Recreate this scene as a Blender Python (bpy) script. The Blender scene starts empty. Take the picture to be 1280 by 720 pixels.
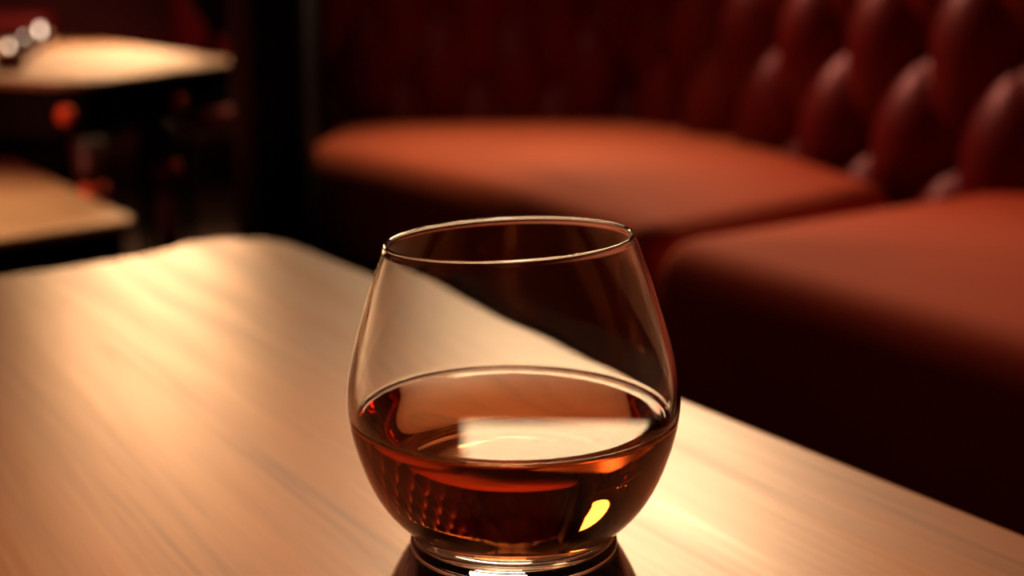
import bpy, bmesh, math, random
from mathutils import Vector
random.seed(4)
S = bpy.context.scene
COL = S.collection
PI = math.pi

# ------------------------------------------------------------------ camera frame
F = 1650.0
TILT = math.radians(12.15)
TABLE = 0.50
CAMZ = TABLE + 0.1733


def at(px, py, z):
    """world point where the sight line of photo pixel (px,py) meets height z"""
    a = (px - 640) / F
    b = (360 - py) / F
    d = Vector((a, math.cos(TILT) + b * math.sin(TILT), -math.sin(TILT) + b * math.cos(TILT)))
    k = (z - CAMZ) / d.z
    return Vector((d.x * k, d.y * k, z))


# ------------------------------------------------------------------ helpers
def link_mesh(name, verts, faces, mat, parent=None, smooth=True, loc=None):
    me = bpy.data.meshes.new(name)
    me.from_pydata([tuple(v) for v in verts], [], faces)
    me.validate()
    bm = bmesh.new()
    bm.from_mesh(me)
    bmesh.ops.recalc_face_normals(bm, faces=bm.faces)
    bm.to_mesh(me)
    bm.free()
    if smooth:
        for p in me.polygons:
            p.use_smooth = True
    me.materials.append(mat)
    o = bpy.data.objects.new(name, me)
    COL.objects.link(o)
    if loc:
        o.location = loc
    if parent:
        o.parent = parent
    return o


def empty(name, loc=(0, 0, 0), rz=0.0):
    o = bpy.data.objects.new(name, None)
    o.empty_display_size = 0.05
    o.location = loc
    o.rotation_euler = (0, 0, rz)
    COL.objects.link(o)
    return o


def tag(o, label, cat, group=None, kind=None):
    if label:
        o['label'] = label
    if cat:
        o['category'] = cat
    if group:
        o['group'] = group
    if kind:
        o['kind'] = kind
    return o


def lathe(name, prof, mat, parent=None, n=48, loc=None, closed=True):
    """prof: list of (r,z) bottom to top; capped at both ends when closed"""
    vs, fs, rings = [], [], []
    for r, z in prof:
        if r < 1e-6:
            rings.append([len(vs)])
            vs.append((0, 0, z))
        else:
            rings.append(list(range(len(vs), len(vs) + n)))
            for i in range(n):
                a = 2 * PI * i / n
                vs.append((r * math.cos(a), r * math.sin(a), z))
    for A, B in zip(rings, rings[1:]):
        for i in range(n):
            j = (i + 1) % n
            if len(A) == 1 and len(B) == 1:
                continue
            if len(A) == 1:
                fs.append((A[0], B[i], B[j]))
            elif len(B) == 1:
                fs.append((A[i], A[j], B[0]))
            else:
                fs.append((A[i], A[j], B[j], B[i]))
    if closed:
        if len(rings[0]) > 1:
            fs.append(tuple(reversed(rings[0])))
        if len(rings[-1]) > 1:
            fs.append(tuple(rings[-1]))
    return link_mesh(name, vs, fs, mat, parent, True, loc)


def catmull(pts, n):
    out = []
    P = [pts[0]] + list(pts) + [pts[-1]]
    for i in range(1, len(P) - 2):
        p0, p1, p2, p3 = P[i - 1], P[i], P[i + 1], P[i + 2]
        for k in range(n):
            t = k / n
            out.append(tuple(0.5 * ((2 * b) + (-a + c) * t + (2 * a - 5 * b + 4 * c - d) * t * t + (-a + 3 * b - 3 * c + d) * t ** 3)
                             for a, b, c, d in zip(p0, p1, p2, p3)))
    out.append(tuple(pts[-1]))
    return out


def spline(pts, n, flat_end=False):
    """C2 parametric cubic through pts (chord length), natural ends; flat_end mirrors the last point about r = 0"""
    P = [tuple(p) for p in pts]
    last = len(P)
    if flat_end:
        P = P + [(-p[0], p[1]) for p in reversed(P[:-1])]
    m = len(P)
    t = [0.0]
    for a, b in zip(P, P[1:]):
        t.append(t[-1] + math.hypot(a[0] - b[0], a[1] - b[1]))
    h = [t[i + 1] - t[i] for i in range(m - 1)]
    Ms = []
    for c in (0, 1):
        lo, di, up, rh = [0] * m, [1.0] * m, [0] * m, [0.0] * m
        for i in range(1, m - 1):
            lo[i], di[i], up[i] = h[i - 1], 2 * (h[i - 1] + h[i]), h[i]
            rh[i] = 6 * ((P[i + 1][c] - P[i][c]) / h[i] - (P[i][c] - P[i - 1][c]) / h[i - 1])
        for i in range(1, m):
            k = lo[i] / di[i - 1]
            di[i] -= k * up[i - 1]
            rh[i] -= k * rh[i - 1]
        M = [0.0] * m
        M[-1] = rh[-1] / di[-1]
        for i in range(m - 2, -1, -1):
            M[i] = (rh[i] - up[i] * M[i + 1]) / di[i]
        Ms.append(M)
    out = []
    for i in range(last - 1):
        for k in range(n):
            a = h[i] * (1 - k / n)
            b = h[i] * k / n
            out.append(tuple(Ms[c][i] * a ** 3 / 6 / h[i] + Ms[c][i + 1] * b ** 3 / 6 / h[i]
                             + (P[i][c] / h[i] - Ms[c][i] * h[i] / 6) * a + (P[i + 1][c] / h[i] - Ms[c][i + 1] * h[i] / 6) * b
                             for c in (0, 1)))
    out.append(P[last - 1])
    return out


def ccw(pts):
    s = sum(pts[i][0] * pts[(i + 1) % len(pts)][1] - pts[(i + 1) % len(pts)][0] * pts[i][1] for i in range(len(pts)))
    return list(pts) if s > 0 else list(reversed(pts))


def inset(pts, d):
    n = len(pts)
    out = []
    for i in range(n):
        p0, p1, p2 = Vector(pts[i - 1]), Vector(pts[i]), Vector(pts[(i + 1) % n])
        e1, e2 = (p1 - p0).normalized(), (p2 - p1).normalized()
        n1, n2 = Vector((-e1.y, e1.x)), Vector((-e2.y, e2.x))
        m = (n1 + n2)
        m = m / max(m.length_squared, 1e-9) * 2
        out.append(p1 + m * d)
    return out


def slab(name, pts, z0, z1, mat, parent=None, corner=0.03, edge=0.01, crown=0.0, seg=6, bulge=0.0):
    """solid slab over a convex outline with round corners (corner), rolled top and bottom edges (edge) and a
    cushion-like crown"""
    pts = ccw([Vector((p[0], p[1])) for p in pts])
    n = len(pts)
    R = max(corner, edge + 1e-4)
    base = inset(pts, R)
    nrm, cav = [], []
    for i in range(n):
        p0, p1, p2 = pts[i - 1], pts[i], pts[(i + 1) % n]
        e1, e2 = (p1 - p0).normalized(), (p2 - p1).normalized()
        a1 = math.atan2(-e1.x, e1.y)
        a2 = math.atan2(-e2.x, e2.y)
        a2 += 2 * PI * round((a1 - a2) / (2 * PI))
        cav.append(a2 < a1 - 1e-5)
        nrm.append([(math.cos(a1 + (a2 - a1) * k / seg), math.sin(a1 + (a2 - a1) * k / seg)) for k in range(seg + 1)])
        if cav[-1]:
            nrm[-1] = nrm[-1][:1]
    sub = 6

    def ring(d, z):
        corners = []
        mit = inset(pts, d)
        for i in range(n):
            if cav[i]:
                corners.append([Vector((mit[i].x, mit[i].y)) for _ in nrm[i]])
                continue
            corners.append([Vector((base[i].x + c * (R - d), base[i].y + s * (R - d))) for c, s in nrm[i]])
        out = []
        for i in range(n):
            out += corners[i]
            a, b = corners[i][-1], corners[(i + 1) % n][0]
            for k in range(1, sub):
                out.append(a.lerp(b, k / sub))
        return [Vector((p.x, p.y, z)) for p in out]

    rings = []
    c = sum(base, Vector((0, 0))) / n
    m = 6
    e = min(edge, (z1 - z0) * 0.49)
    for k in range(m + 1):                       # bottom roll
        a = PI / 2 * k / m
        rings.append(ring(e * (1 - math.sin(a)), z0 + e * (1 - math.cos(a))))
    for k in range(1, 5):
        t = k / 5
        rings.append(ring(-bulge * math.sin(PI * t), z0 + e + (z1 - z0 - 2 * e) * t))
    for k in range(m + 1):                       # top roll
        a = PI / 2 * k / m
        rings.append(ring(e * (1 - math.cos(a)), z1 - e + e * math.sin(a)))
    last = rings[-1]
    for s in (0.9, 0.78, 0.62, 0.42, 0.2, 0.06):
        rings.append([Vector((c.x + (v.x - c.x) * s, c.y + (v.y - c.y) * s, z1 + crown * (1 - s * s))) for v in last])
    vs, fs = [], []
    N = len(last)
    for r in rings:
        vs += r
    for k in range(len(rings) - 1):
        for i in range(N):
            j = (i + 1) % N
            fs.append((k * N + i, k * N + j, (k + 1) * N + j, (k + 1) * N + i))
    fs.append(tuple(reversed(range(N))))
    fs.append(tuple(range((len(rings) - 1) * N, len(rings) * N)))
    return link_mesh(name, vs, fs, mat, parent)


def box(name, x0, x1, y0, y1, z0, z1, mat, parent=None, bevel=0.0):
    vs = [(x, y, z) for x in (x0, x1) for y in (y0, y1) for z in (z0, z1)]
    fs = [(0, 1, 3, 2), (4, 6, 7, 5), (0, 4, 5, 1), (2, 3, 7, 6), (0, 2, 6, 4), (1, 5, 7, 3)]
    o = link_mesh(name, vs, fs, mat, parent, smooth=False)
    if bevel:
        b = o.modifiers.new('bevel', 'BEVEL')
        b.width = bevel
        b.segments = 3
    return o


# ------------------------------------------------------------------ materials
def new_mat(name):
    m = bpy.data.materials.new(name)
    m.use_nodes = True
    nt = m.node_tree
    nt.nodes.clear()
    out = nt.nodes.new('ShaderNodeOutputMaterial')
    return m, nt, out


def principled(name, col, rough=0.5, metal=0.0, col2=None, scale=8.0, bump=0.0, bscale=60.0, sheen=0.0, spec=0.5, coat=0.0, stretch=(1, 1, 1)):
    m, nt, out = new_mat(name)
    b = nt.nodes.new('ShaderNodeBsdfPrincipled')
    nt.links.new(b.outputs[0], out.inputs[0])
    b.inputs['Roughness'].default_value = rough
    b.inputs['Metallic'].default_value = metal
    b.inputs['Sheen Weight'].default_value = sheen
    b.inputs['Specular IOR Level'].default_value = spec
    b.inputs['Coat Weight'].default_value = coat
    tc = nt.nodes.new('ShaderNodeTexCoord')
    mp = nt.nodes.new('ShaderNodeMapping')
    mp.inputs['Scale'].default_value = stretch
    nt.links.new(tc.outputs['Object'], mp.inputs[0])
    ns = nt.nodes.new('ShaderNodeTexNoise')
    ns.inputs['Scale'].default_value = scale
    ns.inputs['Detail'].default_value = 5
    nt.links.new(mp.outputs[0], ns.inputs['Vector'])
    r = nt.nodes.new('ShaderNodeValToRGB')
    c2 = col2 or tuple(c * 0.8 for c in col)
    r.color_ramp.elements[0].position = 0.35
    r.color_ramp.elements[1].position = 0.68
    r.color_ramp.elements[0].color = (*c2, 1)
    r.color_ramp.elements[1].color = (*col, 1)
    nt.links.new(ns.outputs[0], r.inputs[0])
    nt.links.new(r.outputs[0], b.inputs['Base Color'])
    if bump:
        n2 = nt.nodes.new('ShaderNodeTexNoise')
        n2.inputs['Scale'].default_value = bscale
        n2.inputs['Detail'].default_value = 3
        nt.links.new(mp.outputs[0], n2.inputs['Vector'])
        bp = nt.nodes.new('ShaderNodeBump')
        bp.inputs['Strength'].default_value = bump
        bp.inputs['Distance'].default_value = 0.002
        nt.links.new(n2.outputs[0], bp.inputs['Height'])
        nt.links.new(bp.outputs[0], b.inputs['Normal'])
    return m


def wood_mat(name, light, dark, rough, angle, spec=0.5):
    """planked timber whose grain runs along the direction `angle` (from +X)"""
    m, nt, out = new_mat(name)
    L = nt.links.new
    b = nt.nodes.new('ShaderNodeBsdfPrincipled')
    L(b.outputs[0], out.inputs[0])
    b.inputs['Specular IOR Level'].default_value = spec
    tc = nt.nodes.new('ShaderNodeTexCoord')
    rot = nt.nodes.new('ShaderNodeMapping')
    rot.inputs['Rotation'].default_value = (0, 0, -angle)
    L(tc.outputs['Object'], rot.inputs[0])

    def noise(scale, detail, sc, dist=0.0):
        mp = nt.nodes.new('ShaderNodeMapping')
        mp.inputs['Scale'].default_value = sc
        L(rot.outputs[0], mp.inputs[0])
        n = nt.nodes.new('ShaderNodeTexNoise')
        n.inputs['Scale'].default_value = scale
        n.inputs['Detail'].default_value = detail
        n.inputs['Distortion'].default_value = dist
        L(mp.outputs[0], n.inputs['Vector'])
        return n.outputs[0]
    broad = noise(9, 3, (0.14, 1, 1), 0.4)
    mid = noise(38, 5, (0.06, 1, 1), 0.3)
    fine = noise(230, 6, (0.04, 1, 1), 0.1)

    def mix(a, bb, k):
        n = nt.nodes.new('ShaderNodeMath')
        n.operation = 'MULTIPLY_ADD'
        L(a, n.inputs[0])
        n.inputs[1].default_value = k
        if isinstance(bb, float):
            n.inputs[2].default_value = bb
        else:
            L(bb, n.inputs[2])
        return n.outputs[0]
    v = mix(fine, 0.0, 0.22)
    v = mix(mid, v, 0.36)
    v = mix(broad, v, 0.42)
    r = nt.nodes.new('ShaderNodeValToRGB')
    e = r.color_ramp.elements
    e[0].position, e[0].color = 0.40, (*dark, 1)
    e[1].position, e[1].color = 0.58, (*light, 1)
    md = e.new(0.47)
    md.color = tuple(0.35 * d + 0.65 * l for d, l in zip(dark, light)) + (1,)
    L(v, r.inputs[0])
    L(r.outputs[0], b.inputs['Base Color'])
    rr = nt.nodes.new('ShaderNodeMapRange')
    rr.inputs['From Min'].default_value = 0.3
    rr.inputs['From Max'].default_value = 0.7
    rr.inputs['To Min'].default_value = rough + 0.12
    rr.inputs['To Max'].default_value = rough - 0.05
    L(v, rr.inputs['Value'])
    L(rr.outputs[0], b.inputs['Roughness'])
    bp = nt.nodes.new('ShaderNodeBump')
    bp.inputs['Strength'].default_value = 0.5
    bp.inputs['Distance'].default_value = 0.0008
    L(v, bp.inputs['Height'])
    L(bp.outputs[0], b.inputs['Normal'])
    return m


# direction of the near table's long edge
E1, E2 = at(1280, 664, TABLE), at(465, 342, TABLE)
GRAIN = math.atan2(E2.y - E1.y, E2.x - E1.x)
M_TABLE3 = wood_mat('tan_oak', (0.60, 0.36, 0.20), (0.42, 0.22, 0.11), 0.42, GRAIN + 0.2, 0.4)
M_TABLE = wood_mat('pale_oak', (0.34, 0.125, 0.044), (0.10, 0.026, 0.010), 0.345, GRAIN, 0.6)
M_TABLE2 = wood_mat('pale_oak_far', (0.24, 0.125, 0.065), (0.18, 0.085, 0.042), 0.6, GRAIN + 0.3, 0.25)
M_LEATHER = principled('oxblood_leather', (0.18, 0.011, 0.008), 0.40, col2=(0.13, 0.008, 0.005), bump=0.25, bscale=140, spec=0.20)
M_SEAT = principled('russet_seat_cloth', (0.52, 0.100, 0.044), 0.75, col2=(0.46, 0.082, 0.036), scale=5, bump=0.4, bscale=260, spec=0.05)
M_RED = principled('red_leather', (0.30, 0.012, 0.012), 0.5, bump=0.2)
M_DARKWOOD = principled('dark_mahogany', (0.055, 0.012, 0.009), 0.38, col2=(0.025, 0.006, 0.005), scale=14, stretch=(1, 1, 0.15))
M_BLACK = principled('black_lacquer', (0.006, 0.004, 0.004), 0.6, spec=0.04)
M_BRASS = principled('copper_brass', (0.80, 0.13, 0.06), 0.5, 1.0)
M_FLOOR = principled('dark_floor', (0.025, 0.010, 0.007), 0.5, col2=(0.012, 0.006, 0.005), scale=3)
M_WALL = principled('deep_red_wall', (0.075, 0.006, 0.007), 0.8, scale=2)
M_CEIL = principled('dark_ceiling', (0.03, 0.02, 0.018), 0.9)


def glass_mat():
    m, nt, out = new_mat('clear_glass')
    g = nt.nodes.new('ShaderNodeBsdfGlass')
    g.inputs['IOR'].default_value = 1.5
    g.inputs['Roughness'].default_value = 0.0
    g.inputs['Color'].default_value = (0.985, 0.985, 0.98, 1)
    nt.links.new(g.outputs[0], out.inputs[0])
    return m


M_GLASS = glass_mat()
LIQ = 0.0592           # height of the whisky surface above the table


def whisky_mat():
    """amber liquid: its sides touch the glass (relative index 1.36/1.5), its top touches air (1.36)"""
    m, nt, out = new_mat('amber_whisky')
    L = nt.links.new
    g = nt.nodes.new('ShaderNodeBsdfGlass')
    g.inputs['Roughness'].default_value = 0.0
    g.inputs['Color'].default_value = (1, 1, 1, 1)
    tc = nt.nodes.new('ShaderNodeTexCoord')
    sp = nt.nodes.new('ShaderNodeSeparateXYZ')
    L(tc.outputs['Object'], sp.inputs[0])
    gt = nt.nodes.new('ShaderNodeMath')
    gt.operation = 'GREATER_THAN'
    gt.inputs[1].default_value = LIQ - 0.00005
    L(sp.outputs['Z'], gt.inputs[0])
    mr = nt.nodes.new('ShaderNodeMapRange')
    mr.inputs['To Min'].default_value = 1.36 / 1.5
    mr.inputs['To Max'].default_value = 1.36
    L(gt.outputs[0], mr.inputs['Value'])
    L(mr.outputs[0], g.inputs['IOR'])
    L(g.outputs[0], out.inputs['Surface'])
    va = nt.nodes.new('ShaderNodeVolumeAbsorption')
    va.inputs['Color'].default_value = (0.93, 0.47, 0.02, 1)
    va.inputs['Density'].default_value = WHISKY_D
    L(va.outputs[0], out.inputs['Volume'])
    return m


WHISKY_D = 45.0
M_WHISKY = whisky_mat()

# ------------------------------------------------------------------ the room
tag(box('floor', -3.2, 2.4, -1.6, 7.0, -0.05, 0.0, M_FLOOR), 'dark polished lounge floor', None, kind='structure')
tag(box('ceiling', -3.2, 2.4, -1.6, 7.0, 2.7, 2.75, M_CEIL), 'dark lounge ceiling', None, kind='structure')
tag(box('wall_back', -3.2, 2.4, 6.95, 7.0, 0, 2.7, M_WALL), 'deep red back wall', None, kind='structure')
tag(box('wall_front', -3.2, 2.4, -1.6, -1.55, 0, 2.7, M_WALL), 'deep red wall behind the viewer', None, kind='structure')
tag(box('wall_left', -3.2, -3.15, -1.55, 6.95, 0, 2.7, M_WALL), 'deep red left wall', None, kind='structure')
tag(box('wall_right', 2.35, 2.4, -1.55, 6.95, 0, 2.7, M_WALL), 'deep red right wall', None, kind='structure')

# ------------------------------------------------------------------ near table
tab = empty('wooden_table', (0.0, 0.45, 0))
tag(tab, 'pale oak table in the foreground carrying the whisky glass', 'table')
LOC_T = Vector((0.0, 0.45, 0))
edge_px = [(-40, 348), (0, 344), (60, 336), (112, 328), (165, 320), (202, 312), (229, 303.5), (262, 299), (300, 297.5), (337, 298), (365, 303), (392, 313), (425, 326), (465, 342)]
outline = [at(x, y, TABLE) for x, y in edge_px]
u = (E1 - E2).normalized()
outline += [E2.lerp(E1, k / 8) for k in range(1, 9)]
far_end = E1 + u * 0.75
outline.append(far_end)
outline.append(Vector((-0.62, far_end.y - 0.25, TABLE)))
outline.append(Vector((-0.75, 0.2, TABLE)))
outline.append(Vector((-0.62, outline[0].y - 0.05, TABLE)))
outline[0] = Vector((-0.50, outline[0].y - 0.01, TABLE))


def plate(name, pts, z1, th, mat, parent, r=0.006):
    """flat board over any outline, its edges rolled by a bevel"""
    pts = ccw([Vector((p[0], p[1])) for p in pts])
    n = len(pts)
    off = parent.location if parent else Vector((0, 0, 0))
    vs = [(p.x - off.x, p.y - off.y, z1 - th) for p in pts] + [(p.x - off.x, p.y - off.y, z1) for p in pts]
    fs = [tuple(reversed(range(n))), tuple(range(n, 2 * n))]
    fs += [(i, (i + 1) % n, n + (i + 1) % n, n + i) for i in range(n)]
    o = link_mesh(name, vs, fs, mat, parent, smooth=False)
    b = o.modifiers.new('bevel', 'BEVEL')
    b.width = r
    b.segments = 4
    b.limit_method = 'ANGLE'
    b.angle_limit = math.radians(50)
    b.harden_normals = True
    for p in o.data.polygons:
        p.use_smooth = True
    return o


plate('tabletop', outline, TABLE, 0.032, M_TABLE, tab, 0.005)
lathe('pedestal', [(0.045, 0.03), (0.038, 0.08), (0.032, 0.3), (0.036, 0.44), (0.11, 0.4675)], M_BLACK, tab, 32, (-0.15, -0.05, 0))
lathe('base_plate', [(0.20, 0.0), (0.20, 0.012), (0.17, 0.022), (0.045, 0.032)], M_BLACK, tab, 48, (-0.15, -0.05, 0))

# ------------------------------------------------------------------ whisky glass
GX, GY = 0.0005, 0.36
glass = empty('whisky_glass', (GX, GY, TABLE))
tag(glass, 'clear rounded whisky tumbler with flared foot standing on the pale oak table', 'glass')

outer_ctrl = [(0.0347, 0.1096), (0.0374, 0.1026), (0.0404, 0.0935), (0.0434, 0.0838), (0.0458, 0.0748), (0.04705, 0.0656),
              (0.04656, 0.0585), (0.0442, 0.0489), (0.0403, 0.0392), (0.0353, 0.0319), (0.0302, 0.0262), (0.0288, 0.0238)]
outer = spline(outer_ctrl, 8)                          # rim down to the neck
foot = catmull([(0.0288, 0.0238), (0.0291, 0.0230), (0.0299, 0.0221), (0.0301, 0.0211), (0.0297, 0.0203), (0.0306, 0.0192), (0.0327, 0.0158), (0.0352, 0.0110), (0.0374, 0.0060), (0.0384, 0.0026),
                (0.0380, 0.0008), (0.0368, 0.0002)], 5)


def wall_th(z):
    return 0.0010 + 0.0009 * min(1, max(0, (0.1096 - z) / 0.05))


inner = []
for i, (r, z) in enumerate(outer):
    if z < 0.034:
        break
    a = outer[max(0, i - 1)]
    b = outer[min(len(outer) - 1, i + 1)]
    t = Vector((b[0] - a[0], b[1] - a[1])).normalized()
    nrm = Vector((t.y, -t.x))            # towards the axis
    if nrm.x > 0:
        nrm = -nrm
    th = wall_th(z)
    inner.append((r + nrm.x * th, z + nrm.y * th))
ctrl_in = inner[::6]
while ctrl_in[-1][1] < 0.0375:
    ctrl_in.pop()
ctrl_in += [(0.0345, 0.0335), (0.0290, 0.0297), (0.0215, 0.0272), (0.0115, 0.0259), (0.0, 0.0256)]
inner_full = spline(ctrl_in, 8, True)
inner = [p for p in inner_full if p[1] > 0.036]


def tilt(v):
    """the mouth of the glass is cut very slightly aslant"""
    x, y, z = v
    s = min(1, max(0, (z - 0.066) / (0.1096 - 0.066)))
    s = s * s * (3 - 2 * s)
    return (x - 0.0013 * s, y, z + 0.046 * x * s)


def revolve(prof, n):
    vs, fs, rings = [], [], []
    for r, z in prof:
        if r < 1e-6:
            rings.append([len(vs)])
            vs.append((0, 0, z))
        else:
            rings.append(list(range(len(vs), len(vs) + n)))
            vs += [(r * math.cos(2 * PI * i / n), r * math.sin(2 * PI * i / n), z) for i in range(n)]
    for A, B in zip(rings, rings[1:]):
        for i in range(n):
            j = (i + 1) % n
            if len(A) == 1:
                fs.append((A[0], B[j], B[i]))
            elif len(B) == 1:
                fs.append((A[i], A[j], B[0]))
            else:
                fs.append((A[i], A[j], B[j], B[i]))
    return vs, fs


NSEG = 160
# dry glass profile: inner wall from the whisky line up, over the rim, down the outside, under the foot
dry = [p for p in inner if p[1] > LIQ]
below = next(p for p in inner if p[1] <= LIQ)
k = (dry[-1][1] - LIQ) / (dry[-1][1] - below[1])
r_liq = dry[-1][0] + (below[0] - dry[-1][0]) * k
rim = []
ro, zo = outer[0]
ri, zi = inner[0]
cx_, cz_, rr_ = (ro + ri) / 2, max(zo, zi), (ro - ri) / 2 * 1.4
for q in range(0, 13):
    a = PI - PI * q / 12
    rim.append((cx_ + rr_ * math.cos(a), cz_ + rr_ * math.sin(a)))
MEN = 0.0011
prof = [(r_liq, LIQ + MEN)] + list(reversed([p for p in dry[1:] if p[1] > LIQ + MEN + 2e-4])) + rim + outer[1:-1] + foot
prof += [(0.030, 0.0000), (0.022, 0.0008), (0.012, 0.0013), (0.0, 0.0014)]
vs, fs = revolve(prof, NSEG)
vs = [tilt(v) for v in vs]


def raw_mesh(name, vs, fs, mat, parent, flip=False):
    me = bpy.data.meshes.new(name)
    me.from_pydata(vs, [], [tuple(reversed(f)) for f in fs] if flip else fs)
    for p in me.polygons:
        p.use_smooth = True
    me.materials.append(mat)
    o = bpy.data.objects.new(name, me)
    COL.objects.link(o)
    o.parent = parent
    return o


# orientation: going over the rim and down the outside the outward side must be the normal side
raw_mesh('bowl_and_foot', vs, fs, M_GLASS, glass, flip=True)

# the whisky: closed body that meets the glass along its wall
wet = [p for p in inner_full if p[1] < LIQ - 3e-4]
men = [(r_liq - 0.0016, LIQ), (r_liq - 0.0011, LIQ + 0.00012), (r_liq - 0.0006, LIQ + 0.0004), (r_liq - 0.0002, LIQ + 0.0008), (r_liq, LIQ + MEN)]
prof = [(0.0, LIQ), (0.012, LIQ), (0.026, LIQ), (0.038, LIQ)] + men + [(r_liq, LIQ - 0.0001)] + wet
vs, fs = revolve(prof, NSEG)
wh = raw_mesh('whisky', vs, fs, M_WHISKY, None, flip=True)
wh.location = (GX, GY, TABLE)
tag(wh, 'amber whisky filling the lower half of the round tumbler', 'drink')

# ------------------------------------------------------------------ booth
SEAT = 0.45
booth = empty('booth_sofa', (0, 0, 0))
tag(booth, 'corner booth sofa with russet seat cushions and deep-buttoned dark red leather back', 'sofa')
A = at(378, 178, SEAT); M_ = at(590, 212, SEAT); B = at(812, 290, SEAT); C = at(1122, 228, SEAT)
Dc = Vector((0.36, 2.66, SEAT)); Ec = Vector((-0.34, 2.60, SEAT))
slab('seat_cushion', [A] + [A * (1 - t) ** 2 + M_ * 2 * t * (1 - t) + B * t * t for t in (0.15, 0.3, 0.45, 0.6, 0.75, 0.9)] + [B, C, Dc, Ec], 0.26, SEAT, M_SEAT, booth, corner=0.035, edge=0.045, crown=0.012, bulge=0.004)
A2 = at(808, 296, SEAT); B2 = at(1290, 425, SEAT)
dirf = (B2 - A2).normalized()
B2e = A2 + dirf * 1.25
C2 = at(1118, 236, SEAT) + Vector((0.16, 0.06, 0))
D2 = Vector((1.05, 0.55, 0))
slab('seat_cushion', [A2, B2e, D2, C2], 0.26, SEAT, M_SEAT, booth, corner=0.035, edge=0.045, crown=0.03, bulge=0.004)
# plinth under both cushions
nf = Vector((-dirf.y, dirf.x, 0)) * 0.03
pl = [A + nf, B2e + nf, D2 + Vector((0.0, -0.02, 0)), Vector((0.55, 1.9, 0)), Dc, Ec]
slab('plinth', pl, 0.0, 0.258, M_BLACK, booth, corner=0.02, edge=0.01)


def tufted(P0, P1, z0, z1, sx, sz, phase, zphase, amp, lean, parent, flipside=1):
    """deep-buttoned back: a solid panel whose face swells between a staggered lattice of buttons"""
    P0, P1 = Vector((P0[0], P0[1], 0)), Vector((P1[0], P1[1], 0))
    Ln = (P1 - P0).length
    ux = (P1 - P0).normalized()
    nn = Vector((ux.y, -ux.x, 0)) * flipside     # towards the room
    up = Vector((-nn.x * math.sin(lean), -nn.y * math.sin(lean), math.cos(lean)))
    nf = Vector((nn.x * math.cos(lean), nn.y * math.cos(lean), math.sin(lean)))
    H = (z1 - z0) / math.cos(lean)
    nu, nv = int(Ln / 0.0085), int(H / 0.0085)
    o3 = Vector((P0.x, P0.y, z0))
    vs, fs = [], []

    def hgt(uu, vv):
        a = uu / sx + phase
        b = vv / sz + zphase
        p, q = a + b / 2, a - b / 2
        return amp * 0.5 * (abs(math.sin(PI * p)) ** 0.62 + abs(math.sin(PI * q)) ** 0.62)
    for j in range(nv + 1):
        for i in range(nu + 1):
            uu, vv = Ln * i / nu, H * j / nv
            d = min((H - vv) / 0.06, 1)
            h = hgt(uu, vv) * (0.3 + 0.7 * d)
            h -= 0.05 * (1 - math.sqrt(max(0, 1 - (1 - d) ** 2)))
            vs.append(o3 + ux * uu + up * vv + nf * h)
    nb = len(vs)
    for j in range(nv + 1):
        for i in range(nu + 1):
            if j in (0, nv) or i in (0, nu):
                pass
    for j in range(nv):
        for i in range(nu):
            k = j * (nu + 1) + i
            fs.append((k, k + 1, k + nu + 2, k + nu + 1))
    # back and rims
    bk = [o3 + ux * uu + up * vv - nf * 0.09 for uu, vv in ((0, 0), (Ln, 0), (Ln, H), (0, H))]
    vs += bk
    fs.append((nb, nb + 3, nb + 2, nb + 1))
    bot = list(range(0, nu + 1))
    top = [nv * (nu + 1) + i for i in range(nu + 1)]
    lef = [j * (nu + 1) for j in range(nv + 1)]
    rig = [j * (nu + 1) + nu for j in range(nv + 1)]
    fs.append(tuple(bot[::-1]) + (nb, nb + 1))
    fs.append(tuple(top) + (nb + 2, nb + 3))
    fs.append(tuple(lef) + (nb + 3, nb))
    fs.append(tuple(rig[::-1]) + (nb + 1, nb + 2))
    pan = link_mesh('backrest', vs, fs, M_LEATHER, parent)
    # buttons
    bvs, bfs = revolve([(0.0, 0.006), (0.005, 0.0052), (0.009, 0.003), (0.0105, 0.0), (0.0, -0.002)], 14)
    me = None
    q = nf.to_track_quat('Z', 'Y')
    r = math.ceil(zphase)
    while (r - zphase) * sz < H - 0.05:
        vv = (r - zphase) * sz
        off = 0.0 if r % 2 == 0 else 0.5
        c = math.ceil(phase - off)
        while (c + off - phase) * sx < Ln:
            uu = (c + off - phase) * sx
            if uu > 0.02 and vv > 0.02:
                pos = o3 + ux * uu + up * vv + nf * 0.003
                if me is None:
                    ob = link_mesh('button', bvs, bfs, M_LEATHER, pan)
                    me = ob.data
                else:
                    ob = bpy.data.objects.new('button', me)
                    COL.objects.link(ob)
                    ob.parent = pan
                ob.location = pos
                ob.rotation_mode = 'QUATERNION'
                ob.rotation_quaternion = q
            c += 1
        r += 1
    return pan


# left run faces the viewer, right run recedes from the corner towards the right
tufted((-0.40, 2.56), (0.27, 2.60), 0.30, 1.00, 0.150, 0.135, 0.25, -0.76, 0.045, math.radians(7), booth)
tufted((0.235, 2.62), (0.86, 0.98), 0.30, 1.00, 0.185, 0.140, 0.25, -0.3, 0.072, math.radians(7), booth)
# end panel with its mahogany post
ea, eb = Vector((-0.45, 2.72)), Vector((-0.374, 1.93))
ux = (ea - eb).normalized()
nx = Vector((ux.y, -ux.x))
if nx.x < 0:
    nx = -nx
p = [eb, eb + nx * 0.075, ea + nx * 0.075, ea]
slab('arm_panel', p, 0.0, 0.98, M_BLACK, booth, corner=0.02, edge=0.02)
q0 = eb - ux * 0.01 - nx * 0.032
p = [q0, q0 + nx * 0.031, q0 + nx * 0.031 + ux * 0.05, q0 + ux * 0.05]
slab('arm_post', p, 0.0, 0.98, M_DARKWOOD, booth, corner=0.006, edge=0.006)

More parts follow.
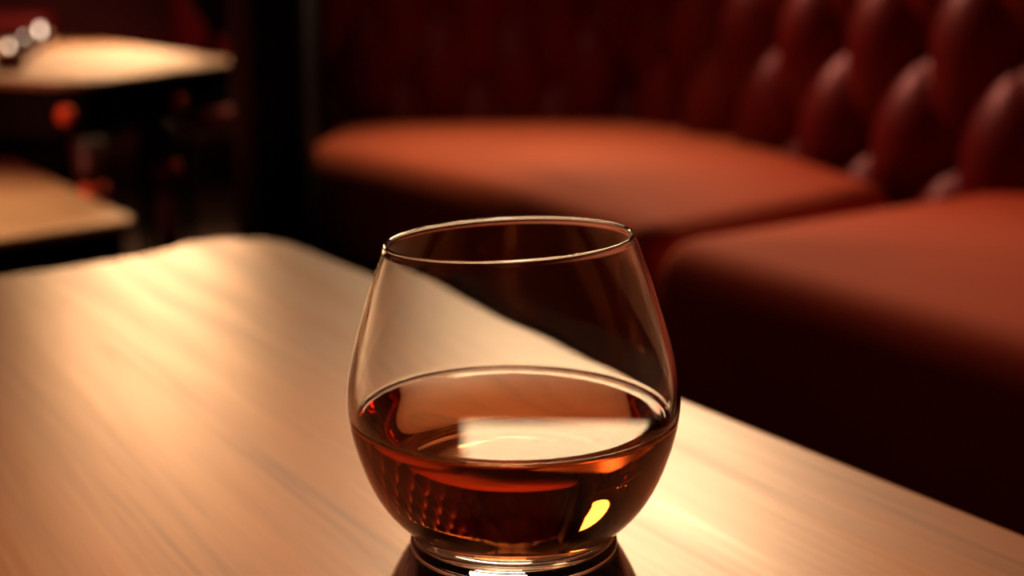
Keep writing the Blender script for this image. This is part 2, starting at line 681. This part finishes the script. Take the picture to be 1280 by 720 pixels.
# ------------------------------------------------------------------ neighbouring low table at the left
T2 = 0.42
t2 = empty('side_table', (0, 0, 0))
tag(t2, 'small low pale wooden table with dark rim behind the left end of the oak table', 'table')
c0 = at(170, 273, T2)
c1 = at(0, 191, T2)
c2 = at(-60, 306, T2)
da, db = (c1 - c0), (c2 - c0)
o2 = [c0, c0 + da.normalized() * 0.75, c0 + da.normalized() * 0.75 + db.normalized() * 0.6, c0 + db.normalized() * 0.6]
slab('tabletop', o2, T2 - 0.012, T2, M_TABLE3, t2, corner=0.02, edge=0.004)
ins = inset(ccw([Vector((p.x, p.y)) for p in o2]), 0.012)
slab('apron', ins, T2 - 0.07, T2 - 0.0125, M_BLACK, t2, corner=0.015, edge=0.004)
for v in inset(ccw([Vector((p.x, p.y)) for p in o2]), 0.05):
    lathe('leg', [(0.014, 0.0), (0.016, 0.1), (0.022, T2 - 0.071)], M_BLACK, t2, 20, (v.x, v.y, 0))

# ------------------------------------------------------------------ far table
T3 = CAMZ - 0.11
t3 = empty('long_table', (0, 0, 0))
tag(t3, 'long pale-topped table on dark turned legs in the far left, holding small glowing glasses', 'table')
pn, pr, pf, plf = at(92, 104, T3), at(308, 76, T3), at(52, 42, T3), at(-150, 92, T3)
pfl = pf + (plf - pn) * 1.1
o3 = [pn, pr, pf, pfl, plf]
slab('tabletop', o3, T3 - 0.010, T3, M_TABLE2, t3, corner=0.06, edge=0.004)
i3 = inset(ccw([Vector((p.x, p.y)) for p in o3]), 0.012)
slab('apron', i3, T3 - 0.085, T3 - 0.0105, M_BLACK, t3, corner=0.05, edge=0.004)


def far_leg(x, y, first):
    l = lathe('leg', [(0.019, 0.0), (0.016, 0.06), (0.022, 0.2), (0.017, 0.33), (0.021, 0.42), (0.024, T3 - 0.086)], M_DARKWOOD, t3, 28, (x, y, 0))
    c = lathe('collar', [(0.0195, 0.376), (0.026, 0.384), (0.029, 0.394), (0.026, 0.404), (0.0195, 0.412)], M_BRASS, l, 28)
    return l


L1 = at(214, 90, T3) + Vector((-0.025, 0.03, 0))
L2 = at(104, 103, T3) + Vector((-0.015, 0.05, 0))
for q in (L1, L2, Vector((-1.15, 2.6, 0)), Vector((-1.55, 3.9, 0))):
    far_leg(q.x, q.y, None)
for px, py, base in ((222, 128, at(222, 89, T3)), (80, 143, at(80, 103, T3))):
    # brass knob on the apron's face: follow the sight line down the front of the table
    y = base.y + 0.005
    k = (py - 360) / F
    ang = TILT + math.atan(k)
    z = CAMZ - y * math.tan(ang)
    kb = lathe('knob', [(0.004, 0.0), (0.005, 0.012), (0.011, 0.016), (0.0135, 0.022), (0.011, 0.028), (0.0, 0.031)], M_BRASS, t3, 24, (base.x, y, z))
    kb.rotation_euler = (PI / 2, 0, 0.2)

# small glasses; added glowing beads stand in for lamp glints on glassware
M_GLINT, nt, out = new_mat('glint_glow')
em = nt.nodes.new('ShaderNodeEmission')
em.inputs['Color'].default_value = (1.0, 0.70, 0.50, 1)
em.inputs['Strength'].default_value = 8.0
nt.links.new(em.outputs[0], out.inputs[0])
M_CORE = principled('pale_core', (0.75, 0.55, 0.42), 0.5)
M_HOLDER = principled('red_holder_glass', (0.12, 0.01, 0.01), 0.25)


def glint_glass(px, py, h, s, label):
    """holder whose added glow shows at photo height py"""
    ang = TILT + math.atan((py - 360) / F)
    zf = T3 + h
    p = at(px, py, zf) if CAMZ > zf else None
    c = empty('glint_holder', (p.x, p.y, T3))
    tag(c, label, 'glint_glass', 'small glasses with added glow on the far long table')
    lathe('holder', [(0.020, 0.0), (0.024, 0.004), (0.026, h * 0.55), (0.027, h * 0.8), (0.0235, h * 0.8), (0.022, h * 0.45), (0.0, h * 0.42)], M_HOLDER, c, 28)
    lathe('core', [(0.0215, h * 0.43), (0.0222, h * 0.6), (0.0, h * 0.6)], M_CORE, c, 24)
    lathe('glow_bead', [(0.0, h - 0.008 * s), (0.003 * s, h - 0.005 * s), (0.0042 * s, h), (0.003 * s, h + 0.005 * s), (0.0, h + 0.011 * s)], M_GLINT, c, 16)
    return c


glint_glass(50, 38, 0.045, 1.25, 'brightest small glass with added glow, rightmost of three on the far long table')
glint_glass(30, 46, 0.042, 0.5, 'dimmer small glass with added glow in the middle of three on the far long table')
glint_glass(11, 58, 0.040, 0.62, 'leftmost and lowest of three small glasses with added glow on the far long table')

# ------------------------------------------------------------------ armchair and round chair beyond
def armchair(x, y, top, label):
    ch = empty('armchair', (x, y, 0))
    tag(ch, label, 'armchair')
    slab('seat', [(-0.33, -0.32), (0.33, -0.32), (0.33, 0.27), (-0.33, 0.27)], 0.16, 0.44, M_RED, ch, corner=0.08, edge=0.05, crown=0.02)
    slab('backrest', [(-0.33, 0.27), (0.33, 0.27), (0.33, 0.42), (-0.33, 0.42)], 0.16, top, M_RED, ch, corner=0.07, edge=0.06)
    for s in (-1, 1):
        a, b = sorted((s * 0.335, s * 0.43))
        slab('armrest', [(a, -0.32), (b, -0.32), (b, 0.36), (a, 0.36)], 0.16, 0.52, M_RED, ch, corner=0.04, edge=0.04)
    for px in (-0.28, 0.28):
        for py in (-0.25, 0.25):
            lathe('leg', [(0.014, 0.0), (0.022, 0.161)], M_BLACK, ch, 16, (px, py, 0))
    return ch


armchair(-1.20, 5.72, 1.02, 'deep red high-backed armchair in the dark, between the far long table and the booth')
armchair(-2.52, 6.15, 0.63, 'low red armchair at the far left edge beyond the small glowing glasses')

rc = empty('round_back_chair', (-0.68, 3.03, 0), -0.15)
tag(rc, 'black round-backed chair beside the dark end of the booth', 'chair')
# oval back, an upright disc with real thickness
vs, fs = revolve([(0.0, -0.022), (0.11, -0.022), (0.145, -0.014), (0.152, 0.0), (0.145, 0.014), (0.11, 0.022), (0.0, 0.018)], 40)
bk = link_mesh('backrest', [(x, z, y * 1.25) for x, y, z in vs], fs, M_BLACK, rc, loc=(0, 0.2, 0.775))
lathe('seat', [(0.17, 0.40), (0.185, 0.415), (0.185, 0.44), (0.16, 0.462), (0.0, 0.475)], M_RED, rc, 40)
for x in (-0.12, 0.12):
    for y in (-0.12, 0.12):
        lathe('leg', [(0.011, 0.0), (0.016, 0.402)], M_BLACK, rc, 14, (x, y, 0))
for x in (-0.07, 0.07):
    box('back_support', x - 0.01, x + 0.01, 0.175, 0.195, 0.42, 0.70, M_BLACK, rc, 0.003)

# ------------------------------------------------------------------ light
LAMPS = []


def area(name, loc, target, sx, sy, power, col, spread=PI, roll=0.0):
    l = bpy.data.lights.new(name, 'AREA')
    l.shape = 'RECTANGLE'
    l.size, l.size_y = sx, sy
    l.energy = power
    l.color = col
    l.spread = spread
    o = bpy.data.objects.new(name, l)
    o.location = loc
    q = (Vector(target) - Vector(loc)).to_track_quat('-Z', 'Y')
    o.rotation_euler = q.to_euler()
    if roll:
        o.rotation_euler.rotate_axis('Z', roll)
    COL.objects.link(o)
    return o


def spot(name, loc, target, power, col, size, blend=0.6, rad=0.05):
    l = bpy.data.lights.new(name, 'SPOT')
    l.energy = power
    l.color = col
    l.spot_size = size
    l.spot_blend = blend
    l.shadow_soft_size = rad
    o = bpy.data.objects.new(name, l)
    o.location = loc
    o.rotation_euler = (Vector(target) - Vector(loc)).to_track_quat('-Z', 'Y').to_euler()
    COL.objects.link(o)
    return o


WARM = (1.0, 0.51, 0.23)
lw = area('back_light_left', (-1.04, 3.9, 1.03), (-0.1, 0.7, 0.5), 0.62, 0.56, 31, WARM)  # unseen source behind, inferred from the left glare on the table
lw.data.shape = 'ELLIPSE'
area('back_light_corner', (0.27, 3.9, 2.15), (0.1, 0.4, 0.5), 0.95, 0.8, 74, (1.0, 0.65, 0.35))  # unseen source behind, inferred from the bright whisky patch and right-hand glare
area('rim_fill_light', (0.0, 0.9, 2.3), (-0.02, 0.38, 0.5), 0.30, 0.30, 0.6, (1.0, 0.70, 0.55), math.radians(28))  # added overhead light, unseen, to brighten the glass rim
spot('far_table_lamp', (-0.92, 2.6, 1.9), (-0.80, 2.15, T3), 4, (1.0, 0.74, 0.40), math.radians(18), 0.9)
spot('booth_lamp', (-0.05, 2.25, 2.4), (0.02, 2.12, 0.45), 92, (1.0, 0.78, 0.48), math.radians(30), 0.9)
spot('booth_back_fill', (-0.55, 3.0, 1.75), (0.55, 1.75, 1.05), 110, (1.0, 0.32, 0.22), math.radians(46), 0.6, 0.06)  # added red light raking the right-hand booth back
spot('booth_front_fill', (-0.5, 0.7, 2.3), (-0.05, 2.6, 0.75), 14, (1.0, 0.40, 0.30), math.radians(26), 0.8, 0.10)  # added weak light for highlights on the left tufts
spot('armchair_fill', (-1.4, 3.9, 2.3), (-1.15, 6.0, 0.8), 40, (1.0, 0.25, 0.18), math.radians(50), 0.8, 0.1)  # added red light so the armchair's front shows
spot('far_corner_lamp', (-2.4, 4.6, 2.2), (-2.45, 6.2, 0.6), 90, (1.0, 0.40, 0.25), math.radians(40), 0.8, 0.1)
spot('red_knob_fill', (-1.3, 0.6, 1.15), (-0.60, 2.1, 0.52), 60, (1.0, 0.20, 0.14), math.radians(17), 0.5, 0.12)  # added red light for the knobs and collars
spot('side_table_fill', (-0.95, 1.45, 2.1), (-0.85, 1.50, 0.42), 130, (1.0, 0.60, 0.32), math.radians(36), 0.8, 0.12)  # added light; the long table blocks the back light from this top
spot('table_pool_fill', (0.25, 1.35, 2.2), (0.03, 0.47, 0.5), 90, (1.0, 0.70, 0.40), math.radians(11), 1.0, 0.10)  # added narrow spot brightening the table around the glass

w = bpy.data.worlds.new('dim_room_air')
S.world = w
w.use_nodes = True
w.node_tree.nodes['Background'].inputs[0].default_value = (0.5, 0.10, 0.08, 1)
w.node_tree.nodes['Background'].inputs[1].default_value = 0.025

# ------------------------------------------------------------------ camera
cd = bpy.data.cameras.new('camera')
cam = bpy.data.objects.new('camera', cd)
COL.objects.link(cam)
cd.sensor_width = 36
cd.lens = 36 * F / 1280
cd.clip_start = 0.02
cam.location = (0, 0, CAMZ)
cam.rotation_euler = (PI / 2 - TILT, 0, 0)
cd.dof.use_dof = True
cd.dof.focus_distance = 0.352
cd.dof.aperture_fstop = cd.lens / 1000 / 0.0063
S.camera = cam

S.view_settings.view_transform = 'Standard'
S.view_settings.look = 'None'
S.view_settings.gamma = 1
S.view_settings.use_curve_mapping = False
S.view_settings.exposure = 0.0
c = S.cycles
c.max_bounces = 24
c.transmission_bounces = 24
c.glossy_bounces = 8
c.diffuse_bounces = 4
c.caustics_reflective = True
c.caustics_refractive = True
c.sample_clamp_indirect = 6.0
c.blur_glossy = 0.3
c.use_denoising = True
